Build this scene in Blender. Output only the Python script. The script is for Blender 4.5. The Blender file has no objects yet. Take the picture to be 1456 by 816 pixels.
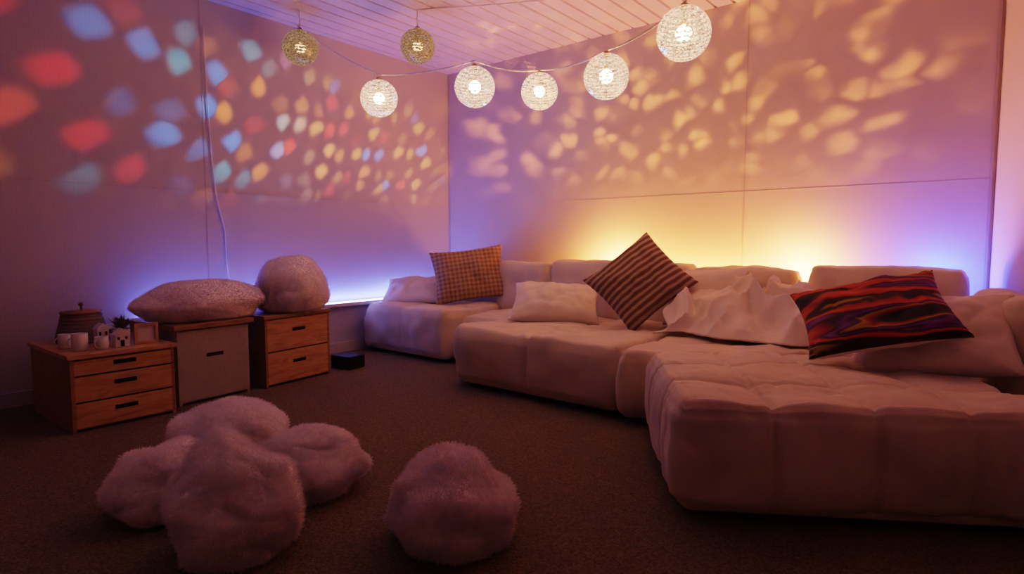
import bpy, bmesh, math, random
from mathutils import Vector, Matrix, Euler, noise
random.seed(7)
R=math.radians
scene=bpy.context.scene
col=scene.collection

# ------------------------------------------------------------------ helpers
def link(o,parent=None):
    col.objects.link(o)
    if parent: o.parent=parent
    return o
def empty(name,loc=(0,0,0),rz=0):
    e=bpy.data.objects.new(name,None); e.empty_display_size=.1
    e.location=loc; e.rotation_euler=(0,0,rz); col.objects.link(e); return e
def obj_from_bm(name,bm,mats,parent=None,loc=(0,0,0),rot=(0,0,0),smooth=True):
    me=bpy.data.meshes.new(name); bm.to_mesh(me); bm.free()
    for m in mats: me.materials.append(m)
    if smooth:
        for p in me.polygons: p.use_smooth=True
    o=bpy.data.objects.new(name,me); o.location=loc; o.rotation_euler=rot
    return link(o,parent)
def add_box(bm,c,s,mi=0,bev=0,rot=None,seg=2):
    t=bmesh.new(); bmesh.ops.create_cube(t,size=1)
    for v in t.verts: v.co=Vector((v.co.x*s[0],v.co.y*s[1],v.co.z*s[2]))
    if bev>0: bmesh.ops.bevel(t,geom=t.edges[:],offset=bev,segments=seg,affect='EDGES',profile=.6)
    M=Matrix.Translation(c)
    if rot is not None: M=M@rot
    merge(bm,t,M,mi)
def merge(bm,t,M,mi):
    vm={}
    for v in t.verts: vm[v]=bm.verts.new(M@v.co)
    for f in t.faces:
        try:
            nf=bm.faces.new([vm[v] for v in f.verts]); nf.material_index=mi
        except ValueError: pass
    t.free()
def lathe(bm,prof,c=(0,0,0),mi=0,n=32,M=None):
    t=bmesh.new(); rings=[]
    for r,z in prof:
        rings.append([t.verts.new((max(r,1e-4)*math.cos(2*math.pi*i/n),max(r,1e-4)*math.sin(2*math.pi*i/n),z)) for i in range(n)])
    for a,b in zip(rings,rings[1:]):
        for i in range(n): t.faces.new((a[i],a[(i+1)%n],b[(i+1)%n],b[i]))
    t.faces.new(rings[0][::-1]); t.faces.new(rings[-1])
    merge(bm,t,(Matrix.Translation(c) if M is None else M),mi)

# ------------------------------------------------------------------ materials
def mat(name):
    m=bpy.data.materials.new(name); m.use_nodes=True
    nt=m.node_tree; b=nt.nodes['Principled BSDF']; return m,nt,b
def N(nt,t,**k):
    n=nt.nodes.new(t)
    for a,v in k.items(): setattr(n,a,v)
    return n
def ramp(nt,stops,interp='LINEAR'):
    r=N(nt,'ShaderNodeValToRGB'); cr=r.color_ramp; cr.interpolation=interp
    while len(cr.elements)<len(stops): cr.elements.new(.5)
    for e,(p,c) in zip(cr.elements,stops):
        e.position=p; e.color=(c[0],c[1],c[2],1)
    return r
def coords(nt,kind='Object',scale=(1,1,1),rot=(0,0,0)):
    tc=N(nt,'ShaderNodeTexCoord'); mp=N(nt,'ShaderNodeMapping')
    mp.inputs['Scale'].default_value=scale; mp.inputs['Rotation'].default_value=rot
    nt.links.new(tc.outputs[kind],mp.inputs[0]); return mp.outputs[0]
def bump(nt,b,h,strength=.3,dist=.01):
    bp=N(nt,'ShaderNodeBump'); bp.inputs['Strength'].default_value=strength; bp.inputs['Distance'].default_value=dist
    nt.links.new(h,bp.inputs['Height']); nt.links.new(bp.outputs[0],b.inputs['Normal'])
def noisy(name,c1,c2,scale=20,rough=.8,bs=.3,bd=.01,sx=(1,1,1),detail=4,sheen=0,bscale=None,spec=None):
    m,nt,b=mat(name); v=coords(nt,'Object',sx)
    n=N(nt,'ShaderNodeTexNoise'); n.inputs['Scale'].default_value=scale; n.inputs['Detail'].default_value=detail
    nt.links.new(v,n.inputs['Vector'])
    r=ramp(nt,[(.3,c1),(.7,c2)]); nt.links.new(n.outputs['Fac'],r.inputs[0]); nt.links.new(r.outputs[0],b.inputs['Base Color'])
    b.inputs['Roughness'].default_value=rough
    if spec is not None: b.inputs['Specular IOR Level'].default_value=spec
    if sheen:
        b.inputs['Sheen Weight'].default_value=sheen
    h=n.outputs['Fac']
    if bscale:
        n2=N(nt,'ShaderNodeTexNoise'); n2.inputs['Scale'].default_value=bscale; n2.inputs['Detail'].default_value=3
        nt.links.new(v,n2.inputs['Vector']); h=n2.outputs['Fac']
    if bs: bump(nt,b,h,bs,bd)
    return m
def wood(name,c1,c2,axis=(6,.8,6)):
    m,nt,b=mat(name); v=coords(nt,'Object',axis)
    n=N(nt,'ShaderNodeTexNoise'); n.inputs['Scale'].default_value=5; n.inputs['Detail'].default_value=8; n.inputs['Distortion'].default_value=.6
    nt.links.new(v,n.inputs['Vector'])
    r=ramp(nt,[(.3,c1),(.55,c2),(.75,[x*.8 for x in c1])]); nt.links.new(n.outputs['Fac'],r.inputs[0]); nt.links.new(r.outputs[0],b.inputs['Base Color'])
    b.inputs['Roughness'].default_value=.5; bump(nt,b,n.outputs['Fac'],.1,.003); return m
def plain(name,c,rough=.6,metal=0):
    m,nt,b=mat(name)
    n=N(nt,'ShaderNodeTexNoise'); n.inputs['Scale'].default_value=30
    r=ramp(nt,[(.3,[x*.88 for x in c]),(.7,c)]); nt.links.new(n.outputs['Fac'],r.inputs[0]); nt.links.new(r.outputs[0],b.inputs['Base Color'])
    b.inputs['Roughness'].default_value=rough; b.inputs['Metallic'].default_value=metal; return m
def emit(name,c,s):
    m,nt,b=mat(name); b.inputs['Base Color'].default_value=(*c,1); b.inputs['Emission Color'].default_value=(*c,1)
    b.inputs['Emission Strength'].default_value=s; return m

M_wall=noisy('painted_wall',(.56,.50,.46),(.60,.54,.50),2,.75,.05,.001,bscale=60)
M_rib,nt,b=mat('ribbed_wall'); v=coords(nt)
w=N(nt,'ShaderNodeTexWave'); w.wave_type='BANDS'; w.bands_direction='Y'; w.inputs['Scale'].default_value=14; w.inputs['Distortion'].default_value=.1
nt.links.new(v,w.inputs['Vector']); r=ramp(nt,[(0,(.525,.475,.465)),(1,(.54,.49,.48))]); nt.links.new(w.outputs['Fac'],r.inputs[0]); nt.links.new(r.outputs[0],b.inputs['Base Color'])
b.inputs['Roughness'].default_value=.75; bump(nt,b,w.outputs['Fac'],.02,.0005)
M_ceil=noisy('ceiling_boards',(.60,.54,.50),(.68,.62,.57),4,.55,.05,.002)
M_trim=plain('seam_trim',(.48,.42,.42),.6)
M_carpet=noisy('carpet',(.11,.085,.058),(.28,.22,.15),130,1,.8,.015,detail=6)
M_sofa=noisy('sofa_cotton',(.63,.55,.44),(.71,.62,.50),3,.85,.25,.004,bscale=260,sheen=.1)
M_linen=noisy('white_linen',(.70,.63,.55),(.78,.71,.62),4,.85,.25,.003,bscale=220,sheen=.1)
M_fleece=noisy('fleece',(.88,.78,.78),(.98,.90,.90),40,1,.2,.004,sheen=.15,detail=4,spec=.05)
M_pine=wood('pine',(.40,.23,.12),(.60,.38,.20))
M_pined=wood('pine_dark',(.24,.14,.075),(.38,.22,.12))
M_grey=plain('grey_lacquer',(.42,.39,.35),.45)
M_dark=plain('slot_black',(.012,.01,.01),.8)
M_black=noisy('black_rattan',(.01,.01,.01),(.05,.04,.04),60,.6,.8,.01)
M_cer=plain('white_ceramic',(.75,.7,.66),.35)
M_shade=noisy('woven_shade',(.20,.14,.11),(.34,.25,.20),80,.8,.6,.004,sx=(1,1,4))
M_cord=plain('cord_white',(.75,.7,.66),.6)
M_brass=plain('brass',(.55,.38,.18),.35,1)
M_foot=plain('foot_black',(.02,.018,.016),.6)

# ------------------------------------------------------------------ room
XL,YB,H=-4.6,4.6,2.79
YF=-1.2
def wall(name,c,s,m,rz=0):
    bm=bmesh.new(); add_box(bm,(0,0,0),s,0,0)
    return obj_from_bm(name,bm,[m],None,c,(0,0,rz),False)
wall('floor',((XL+1.5)/2,(YB+YF)/2,-.05),(abs(XL)+1.5+.3,YB-YF+.3,.1),M_carpet)
wall('wall_left',(XL-.05,(YB+YF)/2,H/2),(.1,YB-YF,H),M_rib)
wall('wall_back',(XL/2+.02,YB+.05,H/2),(-XL+.24,.1,H),M_wall)
ANG=R(12)
L=(YB-YF)/math.cos(ANG)
cx=0.0+math.tan(ANG)*(YB-YF)/2; cy=(YB+YF)/2
wr=wall('wall_right',(cx+.05*math.cos(ANG),cy+.05*math.sin(ANG),H/2),(.1,L,H),M_wall,ANG)
wall('wall_front',((XL+1.3)/2,YF-.05,H/2),(-XL+1.6,.1,H),M_wall)
bm=bmesh.new(); x=XL-.05; prof=[]
while x<1.5:
    prof+= [(x,0),(x+.118,0),(x+.122,.016),(x+.136,.016)]; x+=.14
a=[bm.verts.new((px,YF-.1,H+pz)) for px,pz in prof]; c=[bm.verts.new((px,YB+.1,H+pz)) for px,pz in prof]
for i in range(len(a)-1): bm.faces.new((a[i],c[i],c[i+1],a[i+1]))
t1=[bm.verts.new((prof[0][0],YF-.1,H+.1)),bm.verts.new((prof[-1][0],YF-.1,H+.1)),bm.verts.new((prof[-1][0],YB+.1,H+.1)),bm.verts.new((prof[0][0],YB+.1,H+.1))]
bm.faces.new(t1)
obj_from_bm('ceiling',bm,[M_ceil],smooth=False)
def trim(name,c,s,rz=0,m=None):
    bm=bmesh.new(); add_box(bm,(0,0,0),s,0,0); return obj_from_bm(name,bm,[m or M_trim],None,c,(0,0,rz),False)
ZS=1.385
trim('trim_1',(XL+.0006,(YB+YF)/2,ZS),(.0012,YB-YF-.02,.003))
trim('trim_2',(XL/2,YB-.0006,ZS),(-XL-.02,.0012,.003),0,M_wall)
trim('trim_3',(XL+.001,2.03,H/2),(.002,.008,H-.01))
trim('trim_4',(-1.47,YB-.001,H/2),(.006,.002,H-.01))
trim('trim_5',(-.022,YB-.010,H/2),(.014,.014,H-.01))
trim('trim_6',(XL+.008,YB-.008,H/2),(.012,.012,H-.01))
trim('baseboard_left',(XL+.01,(YB+YF)/2,.045),(.018,YB-YF-.04,.09),0,M_wall)
trim('baseboard_back',(XL/2,YB-.01,.045),(-XL-.06,.018,.09),0,M_wall)
trim('trim_ledge',(XL+.03,2.9,.44),(.056,3.3,.03),0,M_ceil)

# ------------------------------------------------------------------ sectional sofa
sofa=empty('sectional_sofa',(-1.8,3.8,0))
def rbox_grid(hx,hy,hz,r,nx,ny,nz):
    bm=bmesh.new(); key={}
    def vert(p):
        k=(round(p[0],5),round(p[1],5),round(p[2],5))
        if k not in key: key[k]=bm.verts.new(p)
        return key[k]
    def lin(h,n): return [-h+2*h*i/n for i in range(n+1)]
    X,Y,Z=lin(hx,nx),lin(hy,ny),lin(hz,nz)
    def face(ps):
        try: bm.faces.new([vert(p) for p in ps])
        except ValueError: pass
    for i in range(nx):
        for j in range(ny):
            face([(X[i],Y[j],hz),(X[i+1],Y[j],hz),(X[i+1],Y[j+1],hz),(X[i],Y[j+1],hz)])
            face([(X[i],Y[j+1],-hz),(X[i+1],Y[j+1],-hz),(X[i+1],Y[j],-hz),(X[i],Y[j],-hz)])
    for i in range(nx):
        for k in range(nz):
            face([(X[i],-hy,Z[k]),(X[i+1],-hy,Z[k]),(X[i+1],-hy,Z[k+1]),(X[i],-hy,Z[k+1])])
            face([(X[i],hy,Z[k+1]),(X[i+1],hy,Z[k+1]),(X[i+1],hy,Z[k]),(X[i],hy,Z[k])])
    for j in range(ny):
        for k in range(nz):
            face([(hx,Y[j],Z[k]),(hx,Y[j+1],Z[k]),(hx,Y[j+1],Z[k+1]),(hx,Y[j],Z[k+1])])
            face([(-hx,Y[j],Z[k+1]),(-hx,Y[j+1],Z[k+1]),(-hx,Y[j+1],Z[k]),(-hx,Y[j],Z[k])])
    out=[]
    for v in bm.verts:
        p=v.co.copy()
        q=Vector((max(-hx+r,min(hx-r,p.x)),max(-hy+r,min(hy-r,p.y)),max(-hz+r,min(hz-r,p.z))))
        d=(p-q)
        n=d.normalized() if d.length>1e-6 else Vector((0,0,1))
        out.append((v,q+n*r,n,p))
    return bm,out
def module(name,quad,z0,z1,tx,ty,r=.055,seed=0,groove=.010,bulge=.011,den=.02,mat_=None,parent=None,lean=0):
    FL,FR,BR,BL=[Vector(q) for q in quad]
    hx=((FR-FL).length+(BR-BL).length)/4; hy=((BL-FL).length+(BR-FR).length)/4; hz=(z1-z0)/2
    nx,ny,nz=[max(6,int(2*h/den)) for h in (hx,hy,hz)]
    bm,out=rbox_grid(hx,hy,hz,r,nx,ny,nz)
    for v,pos,n,p in out:
        wob=.02*noise.noise(Vector((p.x*3,p.y*3,seed)))
        tu=((p.x+wob)/hx+1)/2*tx; tv=((p.y+wob)/hy+1)/2*ty
        ru,rv=round(tu),round(tv)
        du=abs(tu-ru)*(2*hx/tx); dv=abs(tv-rv)*(2*hy/ty)
        if ru<=0 or ru>=tx: du=9
        if rv<=0 or rv>=ty: dv=9
        ax=1-abs(n.x); ay=1-abs(n.y); az=1-abs(n.z)
        g=math.exp(-(du/.011)**2)*ax+math.exp(-(dv/.011)**2)*ay
        cu_=min(1,abs(math.sin(math.pi*tu))); cv_=min(1,abs(math.sin(math.pi*tv)))
        if abs(n.z)>.9: bl=(cu_*cv_)**.45
        else: bl=(cu_**.45)*ax*(1-az*0)+ (cv_**.45)*ay
        sb=math.cos(p.z/hz*math.pi/2)*az*.026
        pz=math.exp(-((p.z-(hz-.045))/.010)**2)*az*.009
        if n.z<-.5: g*=.2; bl=0
        nn=noise.noise(pos*3.2+Vector((seed*7,seed,3)))*.024+noise.noise(pos*8+Vector((seed,2,seed)))*.011
        cr=(1-min(1,abs(noise.noise(Vector((pos.x*5+seed,pos.y*5,pos.z*3))))*5))**2*.006
        gw=math.exp(-(du/.07)**2)*ax+math.exp(-(dv/.07)**2)*ay+math.exp(-((p.z-(hz-.045))/.06)**2)*az
        pk=noise.noise(Vector((pos.x*24,pos.y*24,pos.z*8+seed)))*.007*min(1,gw+.2)
        d=-groove*min(g,1.2)+bulge*bl*(1 if n.z>=-.2 else 0)-bulge*.5+sb-pz+nn+pk-cr
        if n.z<-.7: d=0
        q=pos+n*d
        u=(q.x/hx+1)/2; w_=(q.y/hy+1)/2
        xy=FL*(1-u)*(1-w_)+FR*u*(1-w_)+BR*u*w_+BL*(1-u)*w_
        zz=q.z+hz+z0
        v.co=Vector((xy.x,xy.y,max(zz,z0)))
    o=obj_from_bm(name,bm,[mat_ or M_sofa],None)
    o.parent=sofa; o.matrix_parent_inverse=Matrix.Translation(-sofa.location)
    return o
def rect(x0,x1,y0,y1): return [(x0,y0),(x1,y0),(x1,y1),(x0,y1)]
def feet(pts,h,name,zb=0):
    bm=bmesh.new()
    for (x,y) in pts: add_box(bm,(x,y,h/2),(.07,.07,h),0,.008)
    o=obj_from_bm(name,bm,[M_foot]); o.parent=sofa; o.matrix_parent_inverse=Matrix.Translation(-sofa.location)
SZ0=.025
module('seat_far',rect(-4.5,-3.45,3.38,4.12),SZ0,.45,2,2,seed=1)
module('seat_chaise',rect(-2.9,-1.61,2.93,4.12),SZ0,.42,2,2,seed=2)
module('seat_middle',rect(-3.4,-2.93,3.5,4.12),SZ0,.41,1,2,seed=9)
module('seat_corner',[(-1.57,2.84),(-.30,3.66),(-.20,4.12),(-1.57,4.12)],SZ0,.42,3,3,seed=3)
a=R(32); dx=Vector((math.cos(a),math.sin(a))); dy=Vector((-math.sin(a),math.cos(a)))
D0=Vector((-.83,1.97)); DW,DD=1.30,1.02
D=[D0,D0+dx*DW,D0+dx*DW+dy*DD,D0+dy*DD]
module('seat_front',D,SZ0,.44,4,3,seed=4,r=.06,den=.014,groove=.013,bulge=.015)
module('back_far',rect(-4.15,-2.98,4.15,4.4),SZ0,.82,1,1,r=.05,seed=5,bulge=.01)
module('back_chaise',rect(-2.94,-1.72,4.15,4.4),SZ0,.845,1,1,r=.05,seed=6,bulge=.01)
module('back_corner',rect(-1.69,-.99,4.15,4.4),SZ0,.82,1,1,r=.05,seed=7,bulge=.01)
module('back_end',rect(-.90,-.10,4.1,4.36),SZ0,.86,1,1,r=.05,seed=8,bulge=.01)
wx=lambda y:(YB-y)*math.tan(ANG)
module('back_right',[(wx(3.25)-.25,3.25),(wx(3.25)-.03,3.25),(wx(4.05)-.03,4.05),(wx(4.05)-.2,4.05)],SZ0,.76,1,1,r=.08,seed=11,bulge=.01)
fp=[(-4.4,3.5),(-3.55,3.5),(-4.4,4.0),(-3.55,4.0),(-2.75,3.13),(-1.78,3.13),(-2.75,4),(-1.78,4),(-1.45,3.2),(-1.45,4),(-.4,4)]
for s,t in ((.12,.12),(1.18,.12),(.12,.85),(1.18,.85)):
    q=D0+dx*s+dy*t; fp.append((q.x,q.y))
feet(fp,.07,'feet')

# ------------------------------------------------------------------ pillows
def pillow(name,w,h,t,center,yaw,lean,roll,mats,seed=0,wr=.014,n=44,two=False,parent=None):
    bm=bmesh.new()
    for side in (1,-1):
        g=[]
        for j in range(n+1):
            row=[]
            for i in range(n+1):
                u=-1+2*i/n; v=-1+2*j/n
                u=math.sin(u*math.pi/2); v=math.sin(v*math.pi/2)
                x=w/2*u*(1-.09*(1-v*v)*u*u); y=h/2*v*(1-.09*(1-u*u)*v*v)
                e=max(0,(1-u*u)*(1-v*v))
                z=t/2*e**.42
                q=Vector((x*6,y*6,side*3+seed*5))
                z+=noise.noise(q)*wr*e**.3*2+noise.noise(q*2.7)*wr*e**.3
                z-=(1-min(1,abs(noise.noise(Vector((x*7+seed,y*5,side))))*5))**2*wr*.9*e**.3
                z+=.25*wr*math.sin((u+v)*38)*math.exp(-e*14)*(1 if e>0.0001 else 0)
                row.append(bm.verts.new((x,y,side*max(z,0))))
            g.append(row)
        for j in range(n):
            for i in range(n):
                vs=(g[j][i],g[j][i+1],g[j+1][i+1],g[j+1][i])
                f=bm.faces.new(vs if side>0 else vs[::-1]); f.material_index=(1 if (two and side<0) else 0)
    bmesh.ops.remove_doubles(bm,verts=bm.verts,dist=1e-5)
    o=obj_from_bm(name,bm,mats)
    d=Vector((math.cos(yaw),math.sin(yaw),0))
    nrm=d*math.cos(lean)+Vector((0,0,1))*math.sin(lean)
    rt=Vector((0,0,1)).cross(d).normalized()
    up=nrm.cross(rt).normalized()
    M=Matrix((rt,up,nrm)).transposed().to_4x4()
    M=Matrix.Translation(center)@M@Matrix.Rotation(roll,4,'Z')
    o.matrix_world=M
    return o
def camyaw(x,y): return math.atan2(-y,-x)

def fabric_stripes(name,c1,c2,scale,rot=0,c3=None):
    m,nt,b=mat(name); v=coords(nt,'Object',(1,1,1),(0,0,rot))
    w=N(nt,'ShaderNodeTexWave'); w.inputs['Scale'].default_value=scale; w.inputs['Distortion'].default_value=.5; w.inputs['Detail'].default_value=2; w.inputs['Detail Scale'].default_value=4
    nt.links.new(v,w.inputs['Vector'])
    r=ramp(nt,[(.0,c1),(.42,c1),(.5,c2),(.8,c2),(.9,c3 or c2)]); nt.links.new(w.outputs['Fac'],r.inputs[0]); nt.links.new(r.outputs[0],b.inputs['Base Color'])
    b.inputs['Roughness'].default_value=.9; bump(nt,b,w.outputs['Fac'],.4,.004); return m
M_strip=fabric_stripes('striped_fabric',(.17,.115,.09),(.34,.26,.20),7.5,R(90),(.44,.35,.27))
M_plaid,nt,b=mat('plaid_fabric'); v=coords(nt)
w1=N(nt,'ShaderNodeTexWave'); w1.bands_direction='X'; w2=N(nt,'ShaderNodeTexWave'); w2.bands_direction='Y'
for w in (w1,w2): w.inputs['Scale'].default_value=8; w.inputs['Distortion'].default_value=.3; nt.links.new(v,w.inputs['Vector'])
mm=N(nt,'ShaderNodeMath',operation='ADD'); nt.links.new(w1.outputs['Fac'],mm.inputs[0]); nt.links.new(w2.outputs['Fac'],mm.inputs[1])
hf=N(nt,'ShaderNodeMath',operation='MULTIPLY'); hf.inputs[1].default_value=.5; nt.links.new(mm.outputs[0],hf.inputs[0])
r=ramp(nt,[(.1,(.26,.17,.11)),(.4,(.34,.24,.15)),(.75,(.44,.33,.20)),(1,(.48,.37,.23))]); nt.links.new(hf.outputs[0],r.inputs[0]); nt.links.new(r.outputs[0],b.inputs['Base Color'])
b.inputs['Roughness'].default_value=.9; bump(nt,b,hf.outputs[0],.3,.003)
M_multi,nt,b=mat('colourful_print'); v=coords(nt,'Object',(.45,3.4,1),(0,0,.12))
n1=N(nt,'ShaderNodeTexNoise'); n1.inputs['Scale'].default_value=2.0; n1.inputs['Detail'].default_value=1.5; n1.inputs['Distortion'].default_value=.25; nt.links.new(v,n1.inputs['Vector'])
r=ramp(nt,[(.0,(.01,.01,.02)),(.36,(.012,.01,.015)),(.38,(.34,.20,.03)),(.40,(.02,.01,.015)),(.45,(.03,.01,.015)),(.465,(.36,.02,.03)),(.50,(.48,.10,.02)),(.52,(.36,.02,.06)),(.54,(.02,.01,.03)),(.56,(.16,.03,.25)),(.585,(.02,.01,.02)),(.60,(.40,.24,.04)),(.62,(.30,.03,.02)),(.65,(.02,.02,.03))],'LINEAR')
nt.links.new(n1.outputs['Fac'],r.inputs[0]); nt.links.new(r.outputs[0],b.inputs['Base Color']); b.inputs['Roughness'].default_value=.6

pillow('linen_pillow',.58,.42,.2,(-4.22,3.75,.55),R(-60),R(62),R(6),[M_linen],1)
pillow('plaid_pillow',.68,.50,.2,(-3.70,3.95,.71),camyaw(-3.7,3.95)+R(4),R(18),R(7),[M_plaid],2)
pillow('linen_pillow',.68,.46,.22,(-2.57,3.70,.54),camyaw(-2.5,3.7),R(58),R(-4),[M_linen],3)
pillow('striped_pillow',.58,.52,.2,(-1.87,3.70,.735),camyaw(-1.8,3.7),R(28),R(42),[M_strip],4)
pillow('linen_pillow',.55,.40,.2,(-.82,3.88,.55),camyaw(-.8,3.9),R(38),R(-12),[M_linen],5)
pillow('linen_pillow',.64,.46,.22,(-.20,3.26,.575),camyaw(-.26,3.2)+R(-12),R(48),R(12),[M_linen],6)
pillow('colorful_pillow',.62,.47,.16,(-.41,3.13,.675),camyaw(-.43,3.13)+R(-8),R(54),R(22),[M_multi,M_linen],7,two=True)
pillow('linen_pillow',.55,.42,.18,(-1.52,3.98,.63),R(-80),R(25),R(3),[M_linen],8)

# throw blanket, crumpled heap
bm=bmesh.new(); n=140; g=[]
for j in range(n+1):
    row=[]
    for i in range(n+1):
        u=i/n; v=j/n
        x=-1.62+.96*u+.10*noise.noise(Vector((v*4,1,0)))
        y=3.40+.66*v+.16*noise.noise(Vector((u*3,5,0)))+.08*(1-v)*u
        s=min(1,max(0,v/.7)); s=s*s*(3-2*s)
        z=.455+.21*s*(1-.5*max(0,u-.45))
        z+=.05*math.exp(-((u-.3)/.2)**2-((v-.35)/.25)**2)
        q=Vector((x*2.6,y*2.6,.7)); wv_=noise.noise(q)*1.6
        fx=(x*.8+y*.6)*4.6+wv_; fy=(y*.8-x*.6)*1.8+wv_*.3
        rid=(1-min(1,abs(noise.noise(Vector((fx,fy,1.3))))*2.8))**1.3*.10
        rid+=(1-min(1,abs(noise.noise(Vector((fx*2.0,fy*2.6,4.1))))*2.6))**1.3*.045
        rid+=noise.noise(Vector((x*16,y*14,2)))*.008
        edge=min(1,min(u,1-u,v*1.2)*8)
        row.append(bm.verts.new((x,y,z+rid*edge-.010*(1-edge))))
    g.append(row)
for j in range(n):
    for i in range(n): bm.faces.new((g[j][i],g[j][i+1],g[j+1][i+1],g[j+1][i]))
o=obj_from_bm('throw_blanket',bm,[M_linen]); md=o.modifiers.new('s','SOLIDIFY'); md.thickness=.012

# ------------------------------------------------------------------ fleece poufs
def pouf(name,loc,s,seed,rz=0,lump=.11,peak=None,hairs=45000,crease=.045):
    bm=bmesh.new(); bmesh.ops.create_icosphere(bm,subdivisions=6,radius=1)
    sx,sy,sz=s
    for v in bm.verts:
        d=v.co.normalized()
        rr=1+lump*noise.noise(d*1.5+Vector((seed*3.1,seed,0)))*2+lump*.35*noise.noise(d*3.2+Vector((0,seed,seed)))
        rr-=crease*math.exp(-(abs(noise.noise(d*1.3+Vector((seed,9,1))))/.09)**2)
        p=Vector((d.x*rr,d.y*rr,d.z*rr))
        if peak:
            k=Vector(peak).normalized().dot(d)
            p+=Vector(peak)*max(0,k)**5*.2
        z=p.z
        if z<-.62: z=-.62+(z+.62)*.12
        v.co=Vector((p.x*sx,p.y*sy,(z)*sz))
    mz=min(v.co.z for v in bm.verts)
    for v in bm.verts: v.co.z-=mz
    o=obj_from_bm(name,bm,[M_fleece],None,loc,(0,0,rz))
    ps=o.modifiers.new('fleece_hair','PARTICLE_SYSTEM').particle_system; st=ps.settings
    st.type='HAIR'; st.count=hairs; st.hair_length=.0055; st.hair_step=4; st.render_step=2; st.display_step=2
    st.use_advanced_hair=True
    st.brownian_factor=.004; st.factor_random=.002; st.root_radius=1.; st.tip_radius=.6; st.radius_scale=.0012
    ps.seed=seed
    return o
def W(fwd,lat):  # metres ahead / to the right of the viewpoint -> room coordinates
    return (-math.sin(R(39))*fwd+math.cos(R(39))*lat, math.cos(R(39))*fwd+math.sin(R(39))*lat)
def pf(fwd,lat,*a_,**k):
    x,y=W(fwd,lat); return pouf('fleece_pouf',(x,y,.0),*a_,**k)
pf(2.72,-1.33,(.25,.22,.150),1,rz=.6)
pf(2.17,-1.29,(.20,.195,.150),2,rz=.3)
pf(1.86,-.90,(.20,.19,.20),3,rz=.9,peak=(-.2,.1,1.1))
pf(2.32,-.82,(.22,.19,.150),4,rz=1.3)
pf(1.93,-.20,(.212,.202,.165),5,rz=.7,peak=(-.3,.3,.8))
pouf('fleece_cushion',(-4.02,1.74,.505),(.22,.41,.150),6,rz=R(3),lump=.06,crease=.03)
pouf('fleece_cushion',(-4.0,2.36,.505),(.25,.265,.235),7,rz=.2,lump=.06,crease=.03)

# ------------------------------------------------------------------ cabinets (front faces +X)
def cabinet(name,loc,rz,dep,wid,h,rows,fm,bm_,topm,topover=.012,slotw=.11,topt=.025,ext=0):
    bm=bmesh.new()
    hb=h-topt
    t=.02
    add_box(bm,(-dep/2,-wid/2+t/2,hb/2),(dep,t,hb),1,.002)
    add_box(bm,(-dep/2, wid/2-t/2,hb/2),(dep,t,hb),1,.002)
    add_box(bm,(-dep+t/2,0,hb/2),(t,wid-2*t,hb),1)
    add_box(bm,(-dep/2,0,t/2+.01),(dep-.03,wid-2*t,t),1)
    add_box(bm,(-dep/2+.0,0,hb-t/2),(dep-.03,wid-2*t,t),1)
    add_box(bm,(-dep/2,0,hb+topt/2),(dep+topover*2+ext,wid+2*topover+ext,topt),2,.004)
    z=.015; tot=sum(rows); av=hb-.02
    for rw in rows:
        hh=av*rw/tot
        add_box(bm,(-.012,0,z+hh/2),(.024,wid-.035,hh-.008),0,.003)
        add_box(bm,(.0005,0,z+hh*.62),(.006,slotw,.022),3,.0028,seg=2)  # black inlay paints the dark of an open handle slot
        z+=hh
    add_box(bm,(-.05,0,hb/2),(.01,wid-2*t,hb-.04),3)
    return obj_from_bm(name,bm,[fm,bm_,topm,M_dark],None,loc,(0,0,rz),False)
cabinet('wooden_drawer_cabinet',(-3.69,1.16,0),R(1),.70,.51,.415,[1.2,1.2,.75],M_pine,M_pined,M_pine)
cabinet('grey_storage_cabinet',(-3.82,1.705,0),R(6),.58,.47,.50,[1],M_grey,M_grey,M_pined,ext=.03,topt=.03)
cabinet('wooden_drawer_cabinet',(-3.86,2.32,0),R(8),.55,.56,.50,[1,1],M_pine,M_pined,M_pined)
bm=bmesh.new()
for k in range(5): add_box(bm,(0,0,.012+k*.021),(.20,.17,.017),0,.006)
add_box(bm,(0,0,.05),(.19,.16,.1),0,.005)
for i in range(7):
    add_box(bm,(-.09+i*.03,-.087,.052),(.008,.006,.1),0,.002); add_box(bm,(-.09+i*.03,.087,.052),(.008,.006,.1),0,.002)
for i in range(6): 
    add_box(bm,(.102,-.07+i*.028,.052),(.006,.008,.1),0,.002)
obj_from_bm('woven_basket',bm,[M_black],None,(-3.98,2.82,0),(0,0,R(10)),False)

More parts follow.
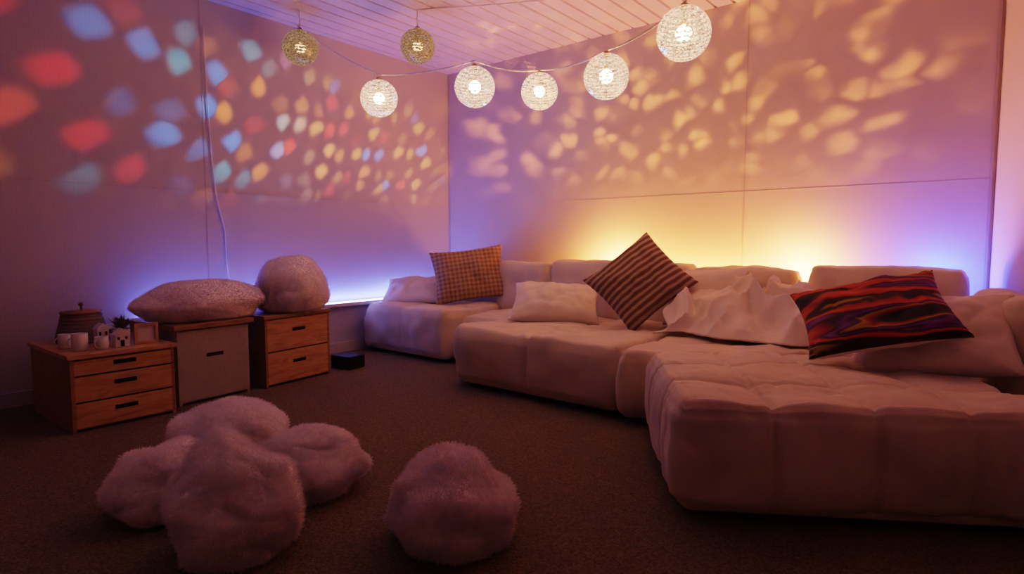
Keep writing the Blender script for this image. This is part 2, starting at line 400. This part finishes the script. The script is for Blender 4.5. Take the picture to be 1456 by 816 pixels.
T=.4155
bm=bmesh.new(); lathe(bm,[(.135,0),(.138,.005),(.10,.165),(.092,.17)],n=40); lathe(bm,[(.105,.168),(.105,.18),(.02,.186)],mi=1,n=32); lathe(bm,[(.006,.18),(.006,.21),(.014,.215),(.012,.23),(.003,.233)],mi=1,n=16)
for k in range(8):
    z=.01+k*.02; rr=.138-.038*z/.165
    lathe(bm,[(rr,z),(rr+.002,z+.004),(rr,z+.008)],n=40)
obj_from_bm('table_lamp',bm,[M_shade,M_pined],None,(-4.18,1.10,T))
def mug(loc,r,h,rz=0):
    bm=bmesh.new(); lathe(bm,[(r*.85,0),(r,.01),(r,h),(r*.9,h),(r*.88,.012),(0.001,.01)],n=28)
    t=bmesh.new(); 
    n=10; rings=[]
    for i in range(n+1):
        a_=-math.pi/2+math.pi*i/n; c=Vector((r+.018*math.cos(a_)-.002,0,h/2+.022*math.sin(a_)))
        rings.append([t.verts.new(c+Vector((math.cos(a_)*math.cos(b_),0,math.sin(a_)*math.cos(b_)))*.004+Vector((0,math.sin(b_)*.004,0))) for b_ in [2*math.pi*k/6 for k in range(6)]])
    for a1,b1 in zip(rings,rings[1:]):
        for k in range(6): t.faces.new((a1[k],a1[(k+1)%6],b1[(k+1)%6],b1[k]))
    merge(bm,t,Matrix.Identity(4),0)
    return obj_from_bm('ceramic_mug',bm,[M_cer],None,loc,(0,0,rz))
mug((-3.82,.99,T),.038,.095,-2); mug((-3.96,.96,T),.034,.08,-1.5); mug((-3.78,1.08,T),.032,.07,-1)
def house(loc,w,h,rz):
    bm=bmesh.new(); add_box(bm,(0,0,h/2),(w*.7,w,h),0,.002)
    t=bmesh.new(); vs=[t.verts.new(p) for p in [(-w*.4,-w*.56,h),(w*.4,-w*.56,h),(w*.4,w*.56,h),(-w*.4,w*.56,h),(-w*.4,0,h+w*.5),(w*.4,0,h+w*.5)]]
    for f in [(0,1,2,3),(0,1,5,4),(2,3,4,5),(1,2,5),(3,0,4)]: t.faces.new([vs[i] for i in f])
    bmesh.ops.recalc_face_normals(t,faces=t.faces); merge(bm,t,Matrix.Identity(4),0)
    add_box(bm,(w*.36,0,h*.3),(.004,w*.25,h*.5),1); add_box(bm,(w*.36,w*.27,h*.7),(.004,w*.16,h*.2),1); add_box(bm,(w*.36,-w*.27,h*.7),(.004,w*.16,h*.2),1)
    return obj_from_bm('ceramic_house',bm,[M_cer,M_dark],None,loc,(0,0,rz),False)
house((-3.80,1.18,T),.07,.07,.0); house((-3.92,1.12,T),.06,.10,.2)
bm=bmesh.new(); s=.12
for a1,b1 in (((0,-s/2+.008,s/2),(.02,.016,s)),((0,s/2-.008,s/2),(.02,.016,s)),((0,0,.008),(.02,s-.03,.016)),((0,0,s-.008),(.02,s-.03,.016))): add_box(bm,a1,b1,0,.002)
add_box(bm,(-.004,0,s/2),(.008,s-.02,s-.02),1)
obj_from_bm('picture_frame',bm,[M_pine,M_cer],None,(-3.80,1.31,T),(0,0,R(-8)),False)
bm=bmesh.new(); lathe(bm,[(.03,0),(.04,.01),(.045,.07),(.04,.075),(.038,.065)],n=24)
for i in range(60):
    a_=random.uniform(0,6.28); l=random.uniform(.05,.12); tl=random.uniform(.1,.8)
    d=Vector((math.cos(a_)*math.sin(tl),math.sin(a_)*math.sin(tl),math.cos(tl)))
    side=Vector((-math.sin(a_),math.cos(a_),0))*.010
    p0=Vector((0,0,.065)); p1=p0+d*l*.6; p2=p0+d*l+Vector((0,0,-.01))
    vs=[bm.verts.new(p0-side*.3),bm.verts.new(p0+side*.3),bm.verts.new(p1+side),bm.verts.new(p2),bm.verts.new(p1-side)]
    f=bm.faces.new(vs); f.material_index=1
obj_from_bm('potted_plant',bm,[M_cer,M_shade],None,(-3.98,1.24,T))

# ------------------------------------------------------------------ hanging ball lanterns
def ballmat(name,c,em,thr,ec,metal):
    m,nt,b=mat(name); out=nt.nodes['Material Output']
    v=coords(nt,'Object',(1,1,2.2))
    n1=N(nt,'ShaderNodeTexNoise'); n1.inputs['Scale'].default_value=85; n1.inputs['Detail'].default_value=2; nt.links.new(v,n1.inputs['Vector'])
    v2=coords(nt,'Object',(1,1,1)); wv=N(nt,'ShaderNodeTexWave'); wv.bands_direction='Z'; wv.inputs['Scale'].default_value=15; wv.inputs['Distortion'].default_value=2.0; wv.inputs['Detail Scale'].default_value=3
    nt.links.new(v2,wv.inputs['Vector'])
    ad=N(nt,'ShaderNodeMath',operation='MULTIPLY_ADD'); ad.inputs[1].default_value=.22; nt.links.new(wv.outputs['Fac'],ad.inputs[0]); nt.links.new(n1.outputs['Fac'],ad.inputs[2])
    gt=N(nt,'ShaderNodeMath',operation='GREATER_THAN'); gt.inputs[1].default_value=thr; nt.links.new(ad.outputs[0],gt.inputs[0])
    b.inputs['Base Color'].default_value=(*c,1); b.inputs['Roughness'].default_value=.35; b.inputs['Metallic'].default_value=metal
    tl=N(nt,'ShaderNodeBsdfTranslucent'); tl.inputs[0].default_value=(*c,1)
    mx=N(nt,'ShaderNodeMixShader'); mx.inputs[0].default_value=.25; nt.links.new(b.outputs[0],mx.inputs[1]); nt.links.new(tl.outputs[0],mx.inputs[2])
    b.inputs['Emission Color'].default_value=(*ec,1)
    n3=N(nt,'ShaderNodeTexNoise'); n3.inputs['Scale'].default_value=120; n3.inputs['Detail'].default_value=1; nt.links.new(v,n3.inputs['Vector'])
    mr=N(nt,'ShaderNodeMapRange'); nt.links.new(n3.outputs['Fac'],mr.inputs[0]); mr.inputs[1].default_value=.42; mr.inputs[2].default_value=.68; mr.inputs[3].default_value=em*.05; mr.inputs[4].default_value=em*2.5  # speckled emission paints sparkle into the lantern shell
    nt.links.new(mr.outputs[0],b.inputs['Emission Strength'])
    tr=N(nt,'ShaderNodeBsdfTransparent')
    m2=N(nt,'ShaderNodeMixShader'); nt.links.new(gt.outputs[0],m2.inputs[0]); nt.links.new(tr.outputs[0],m2.inputs[1]); nt.links.new(mx.outputs[0],m2.inputs[2])
    nt.links.new(m2.outputs[0],out.inputs[0]); return m
M_ballw=ballmat('lace_white',(.42,.36,.33),.5,.60,(1,.80,.66),.2)
M_ballg=ballmat('lace_gold',(.20,.14,.07),.26,.54,(1,.66,.32),.7)
M_bulb=emit('warm_bulb',(1,.64,.34),60)
M_bulbg=emit('warm_bulb_dim',(1,.6,.3),3.5)
def ball(px_f,lat,z,r,gold=False,dim=False):
    x,y=W(px_f,lat)
    bm=bmesh.new(); bmesh.ops.create_icosphere(bm,subdivisions=5,radius=r)
    t=bmesh.new(); bmesh.ops.create_icosphere(t,subdivisions=3,radius=.04)
    merge(bm,t,Matrix.Identity(4),1)
    lathe(bm,[(.018,r-.012),(.018,r+.012),(.006,r+.02)],mi=2,n=16)
    lathe(bm,[(.014,.035),(.014,.07),(.003,.075),(.003,r)],mi=2,n=12)
    o=obj_from_bm('hanging_ball_lantern',bm,[M_ballg if gold else M_ballw,M_bulbg if gold else M_bulb,M_brass],None,(x,y,z))
    o.rotation_euler=(0,0,random.uniform(0,6))
    return Vector((x,y,z+r+.018))
B={}
for k,f_,l_,z_,gd in [('a',4.7,-1.639,2.504,True),('b',4.7,-.73,2.515,True),('c',4.4,-.97,2.049,False),('d',4.0,-.247,2.027,False),('e',4.4,.20,2.099,False),('f',3.6,.561,1.985,False),('g',3.05,.861,2.045,False)]:
    B[k]=ball(f_,l_,z_,.133,gd)
cu=bpy.data.curves.new('string_light_cord','CURVE'); cu.dimensions='3D'; cu.bevel_depth=.0055; cu.bevel_resolution=2
def spl(pts):
    s=cu.splines.new('NURBS'); s.points.add(len(pts)-1); s.order_u=3; s.use_endpoint_u=True
    for p,q in zip(s.points,pts): p.co=(*q,1)
def sag(p,q,s,n=8):
    return [p.lerp(q,i/n)-Vector((0,0,s*4*(i/n)*(1-i/n))) for i in range(n+1)]
x,y=W(2.75,1.35); endR=Vector((x,y,H))
x,y=W(5.3,-2.1); endL=Vector((max(x,XL+.05),y,H))
chain=[endL,B['c']+Vector((0,0,.02)),B['d']+Vector((0,0,.02)),B['e'],B['f'],B['g'],endR]
for p,q in zip(chain,chain[1:]): spl(sag(p,q,.03))
for k in 'ab':
    spl([B[k],Vector((B[k].x,B[k].y,H))])
spl(sag(Vector((B['b'].x,B['b'].y,H)),Vector((-.4,4.5,H)),.05))
cu.materials.append(M_cord); col.objects.link(bpy.data.objects.new('string_light_cord',cu))
cu2=bpy.data.curves.new('power_cable','CURVE'); cu2.dimensions='3D'; cu2.bevel_depth=.004
s=cu2.splines.new('NURBS'); pts=[(XL+.012,2.05,2.6),(XL+.012,2.06,2.0),(XL+.012,2.08,1.6),(XL+.012,2.10,1.3),(XL+.012,2.17,1.1),(XL+.012,2.15,.9),(XL+.012,2.19,.6),(XL+.03,2.2,.47)]
s.points.add(len(pts)-1); s.order_u=4; s.use_endpoint_u=True
for p,q in zip(s.points,pts): p.co=(*q,1)
cu2.materials.append(M_cord); col.objects.link(bpy.data.objects.new('power_cable',cu2))

# ------------------------------------------------------------------ lights
def area(name,loc,sx,sy,e,c,rot):
    l=bpy.data.lights.new(name,'AREA'); l.shape='RECTANGLE'; l.size=sx; l.size_y=sy; l.energy=e; l.color=c
    o=bpy.data.objects.new(name,l); o.location=loc; o.rotation_euler=rot; col.objects.link(o); return o
def point(name,loc,e,c,r=.05):
    l=bpy.data.lights.new(name,'POINT'); l.energy=e; l.color=c; l.shadow_soft_size=r
    o=bpy.data.objects.new(name,l); o.location=loc; col.objects.link(o); return o
def spot(name,loc,target,e,c,size,blend=1,r=.1):
    l=bpy.data.lights.new(name,'SPOT'); l.energy=e; l.color=c; l.spot_size=R(size); l.spot_blend=blend; l.shadow_soft_size=r
    o=bpy.data.objects.new(name,l); o.location=loc; o.rotation_euler=(Vector(target)-Vector(loc)).to_track_quat('-Z','Y').to_euler(); col.objects.link(o); return o
area('led_strip_warm',(-1.85,4.5,.68),2.0,.03,44,(1,.30,.065),(R(180-12),0,0))
point('led_spot_warm',(-2.50,4.47,.78),26,(1,.37,.09),.03)
point('led_spot_warm',(-1.05,4.47,.78),26,(1,.37,.09),.03)
point('led_spot_blue',(-.27,4.44,.78),24,(.01,.07,1),.03)
area('led_strip_blue',(XL+.04,3.0,.47),.03,2.9,30,(.07,.13,1),(0,R(180+8),0))
bm=bmesh.new(); add_box(bm,(0,0,0),(.02,2.9,.008),0,.002)
obj_from_bm('led_tape',bm,[emit('led_blue',(.5,.58,1),16)],None,(XL+.045,3.0,.46),smooth=False)
spot('fill_spot_violet',(-1.6,.2,2.6),(-4.6,4.1,1.9),22,(.38,.12,1),52)  # added violet fill behind the viewpoint, washes the left wall and corner
spot('fill_spot_amber',(-1.2,.4,2.6),(-2.0,4.6,1.6),22,(1,.42,.13),48)  # added amber wash to warm the back wall, not a room lamp
area('fill_area_warm',(-2.9,2.0,2.72),.25,.25,1.2,(1,.72,.54),(0,0,0))  # added overhead fill out of view, brightens floor and furniture
spot('fill_spot_rose',(-1.6,.2,2.7),(-2.35,.95,.1),7,(1,.66,.66),46,r=.15)  # added rose fill aimed at the poufs, source out of view

def gobo(name,loc,energy,kind):
    o=point(name,loc,energy,(1,1,1),0); l=o.data; l.use_nodes=True; nt=l.node_tree
    em=nt.nodes['Emission']
    tc=N(nt,'ShaderNodeTexCoord'); sep=N(nt,'ShaderNodeSeparateXYZ'); nt.links.new(tc.outputs['Normal'],sep.inputs[0])
    def mth(op,a,b_=None):
        m=N(nt,'ShaderNodeMath',operation=op)
        for i,q in enumerate((a,b_)):
            if q is None: continue
            if isinstance(q,(int,float)): m.inputs[i].default_value=q
            else: nt.links.new(q,m.inputs[i])
        return m.outputs[0]
    def mr(v,a,b_,c=0,d=1):
        m=N(nt,'ShaderNodeMapRange'); m.interpolation_type='SMOOTHSTEP'
        if a>b_: a,b_,c,d=b_,a,d,c
        nt.links.new(v,m.inputs[0]); m.inputs[1].default_value=a; m.inputs[2].default_value=b_; m.inputs[3].default_value=c; m.inputs[4].default_value=d
        return m.outputs[0]
    X,Y,Z=sep.outputs
    if kind=='color':
        az=mth('ARCTAN2',mth('MULTIPLY',Y,-1),mth('MULTIPLY',X,-1)); el=mth('ARCSINE',Z)
        n0=N(nt,'ShaderNodeTexNoise'); n0.inputs['Scale'].default_value=9; n0.inputs['Detail'].default_value=1; nt.links.new(tc.outputs['Normal'],n0.inputs['Vector'])
        az2=mth('ADD',mth('ADD',az,mth('MULTIPLY',mth('MULTIPLY',az,az),.42)),mth('MULTIPLY',el,.35))
        el2=mth('ADD',el,mth('MULTIPLY',az,.16))
        cb=N(nt,'ShaderNodeCombineXYZ'); nt.links.new(mth('ADD',mth('MULTIPLY',az2,9.5),mth('MULTIPLY',n0.outputs['Fac'],.8)),cb.inputs[0]); nt.links.new(mth('MULTIPLY',el2,9.8),cb.inputs[1])
        vo=N(nt,'ShaderNodeTexVoronoi'); vo.voronoi_dimensions='2D'; vo.distance='MINKOWSKI'; vo.inputs['Exponent'].default_value=1.5; vo.inputs['Scale'].default_value=1; vo.inputs['Randomness'].default_value=.65
        nt.links.new(cb.outputs[0],vo.inputs['Vector'])
        mask=mr(vo.outputs['Distance'],.16,.48,1,0)
        sc=N(nt,'ShaderNodeSeparateColor'); nt.links.new(vo.outputs['Color'],sc.inputs[0])
        r1=ramp(nt,[(0,(.0,.34,1)),(.24,(.01,.50,.70)),(.46,(1,.02,.015)),(.62,(1,.36,.03)),(.85,(1,.10,.02))],'CONSTANT')
        r2=ramp(nt,[(0,(1,.48,.08)),(.58,(1,.36,.05)),(.76,(1,.06,.03)),(.90,(.05,.4,1))],'CONSTANT')
        for r_ in (r1,r2): nt.links.new(sc.outputs[0],r_.inputs[0])
        mx=N(nt,'ShaderNodeMix',data_type='RGBA'); nt.links.new(mr(az,.45,.8),mx.inputs['Factor']); nt.links.new(r2.outputs[0],mx.inputs['A']); nt.links.new(r1.outputs[0],mx.inputs['B'])
        msk=mth('MULTIPLY',mask,mr(sc.outputs[1],.02,.5,.3,1))
        msk=mth('MULTIPLY',msk,mr(el,-.12,.10)); msk=mth('MULTIPLY',msk,mr(el,.36,.58,1,0))
        msk=mth('MULTIPLY',msk,mr(az,-.40,-.30)); 
        msk=mth('MULTIPLY',msk,mr(az,.2,1.2,1,4.2))
        nt.links.new(mx.outputs['Result'],em.inputs['Color']); nt.links.new(msk,em.inputs['Strength'])
    else:
        az=mth('ARCTAN2',X,Y); el=mth('ARCSINE',Z)
        cb=N(nt,'ShaderNodeCombineXYZ'); nt.links.new(mth('MULTIPLY',az,7.2),cb.inputs[0]); nt.links.new(mth('MULTIPLY',el,8.5),cb.inputs[1])
        n1=N(nt,'ShaderNodeTexNoise'); n1.inputs['Scale'].default_value=.9; n1.inputs['Detail'].default_value=3; nt.links.new(cb.outputs[0],n1.inputs['Vector'])
        mxv=N(nt,'ShaderNodeMix',data_type='RGBA'); mxv.blend_type='ADD'; mxv.inputs['Factor'].default_value=1.0; nt.links.new(cb.outputs[0],mxv.inputs['A']); nt.links.new(n1.outputs['Color'],mxv.inputs['B'])
        vo=N(nt,'ShaderNodeTexVoronoi'); vo.voronoi_dimensions='2D'; vo.inputs['Scale'].default_value=1.4; vo.feature='F1'; nt.links.new(mxv.outputs['Result'],vo.inputs['Vector'])
        mask=mr(vo.outputs['Distance'],.10,.52,1,0)
        n4=N(nt,'ShaderNodeTexNoise'); n4.inputs['Scale'].default_value=.8; nt.links.new(cb.outputs[0],n4.inputs['Vector'])
        msk=mth('MULTIPLY',mask,mr(n4.outputs['Fac'],.38,.60,.15,1))
        msk=mth('MULTIPLY',msk,mr(el,-.10,.22)); msk=mth('MULTIPLY',msk,mr(az,-1.10,-.9)); msk=mth('MULTIPLY',msk,mr(el,.60,.80,1,0)); msk=mth('MULTIPLY',msk,mr(az,.66,.9,1,0))
        msk=mth('MULTIPLY',msk,mr(mth('ABSOLUTE',az),.3,1.0,1,2.2))
        em.inputs['Color'].default_value=(1,.33,.055,1); nt.links.new(msk,em.inputs['Strength'])
    return o
gobo('star_projector_color',(-3.0,3.9,1.50),105,'color')
gobo('lantern_fleck_light',(-1.95,2.85,1.50),220,'warm')  # added unseen source, stands in for flecks from the perforated ball lanterns

# ------------------------------------------------------------------ world and camera
wd=bpy.data.worlds.new('World'); scene.world=wd; wd.use_nodes=True
wd.node_tree.nodes['Background'].inputs[0].default_value=(.02,.012,.03,1); wd.node_tree.nodes['Background'].inputs[1].default_value=.2
try:
    scene.view_settings.view_transform='Filmic'
    scene.view_settings.look='High Contrast'
except Exception as e: print(e)
cam=bpy.data.cameras.new('camera'); cam.lens=840/1456*36; cam.sensor_width=36; cam.clip_start=.02
co=bpy.data.objects.new('camera',cam); co.location=(0,0,1.0); co.rotation_euler=(R(90-4.29),0,R(39)); col.objects.link(co)
scene.camera=co
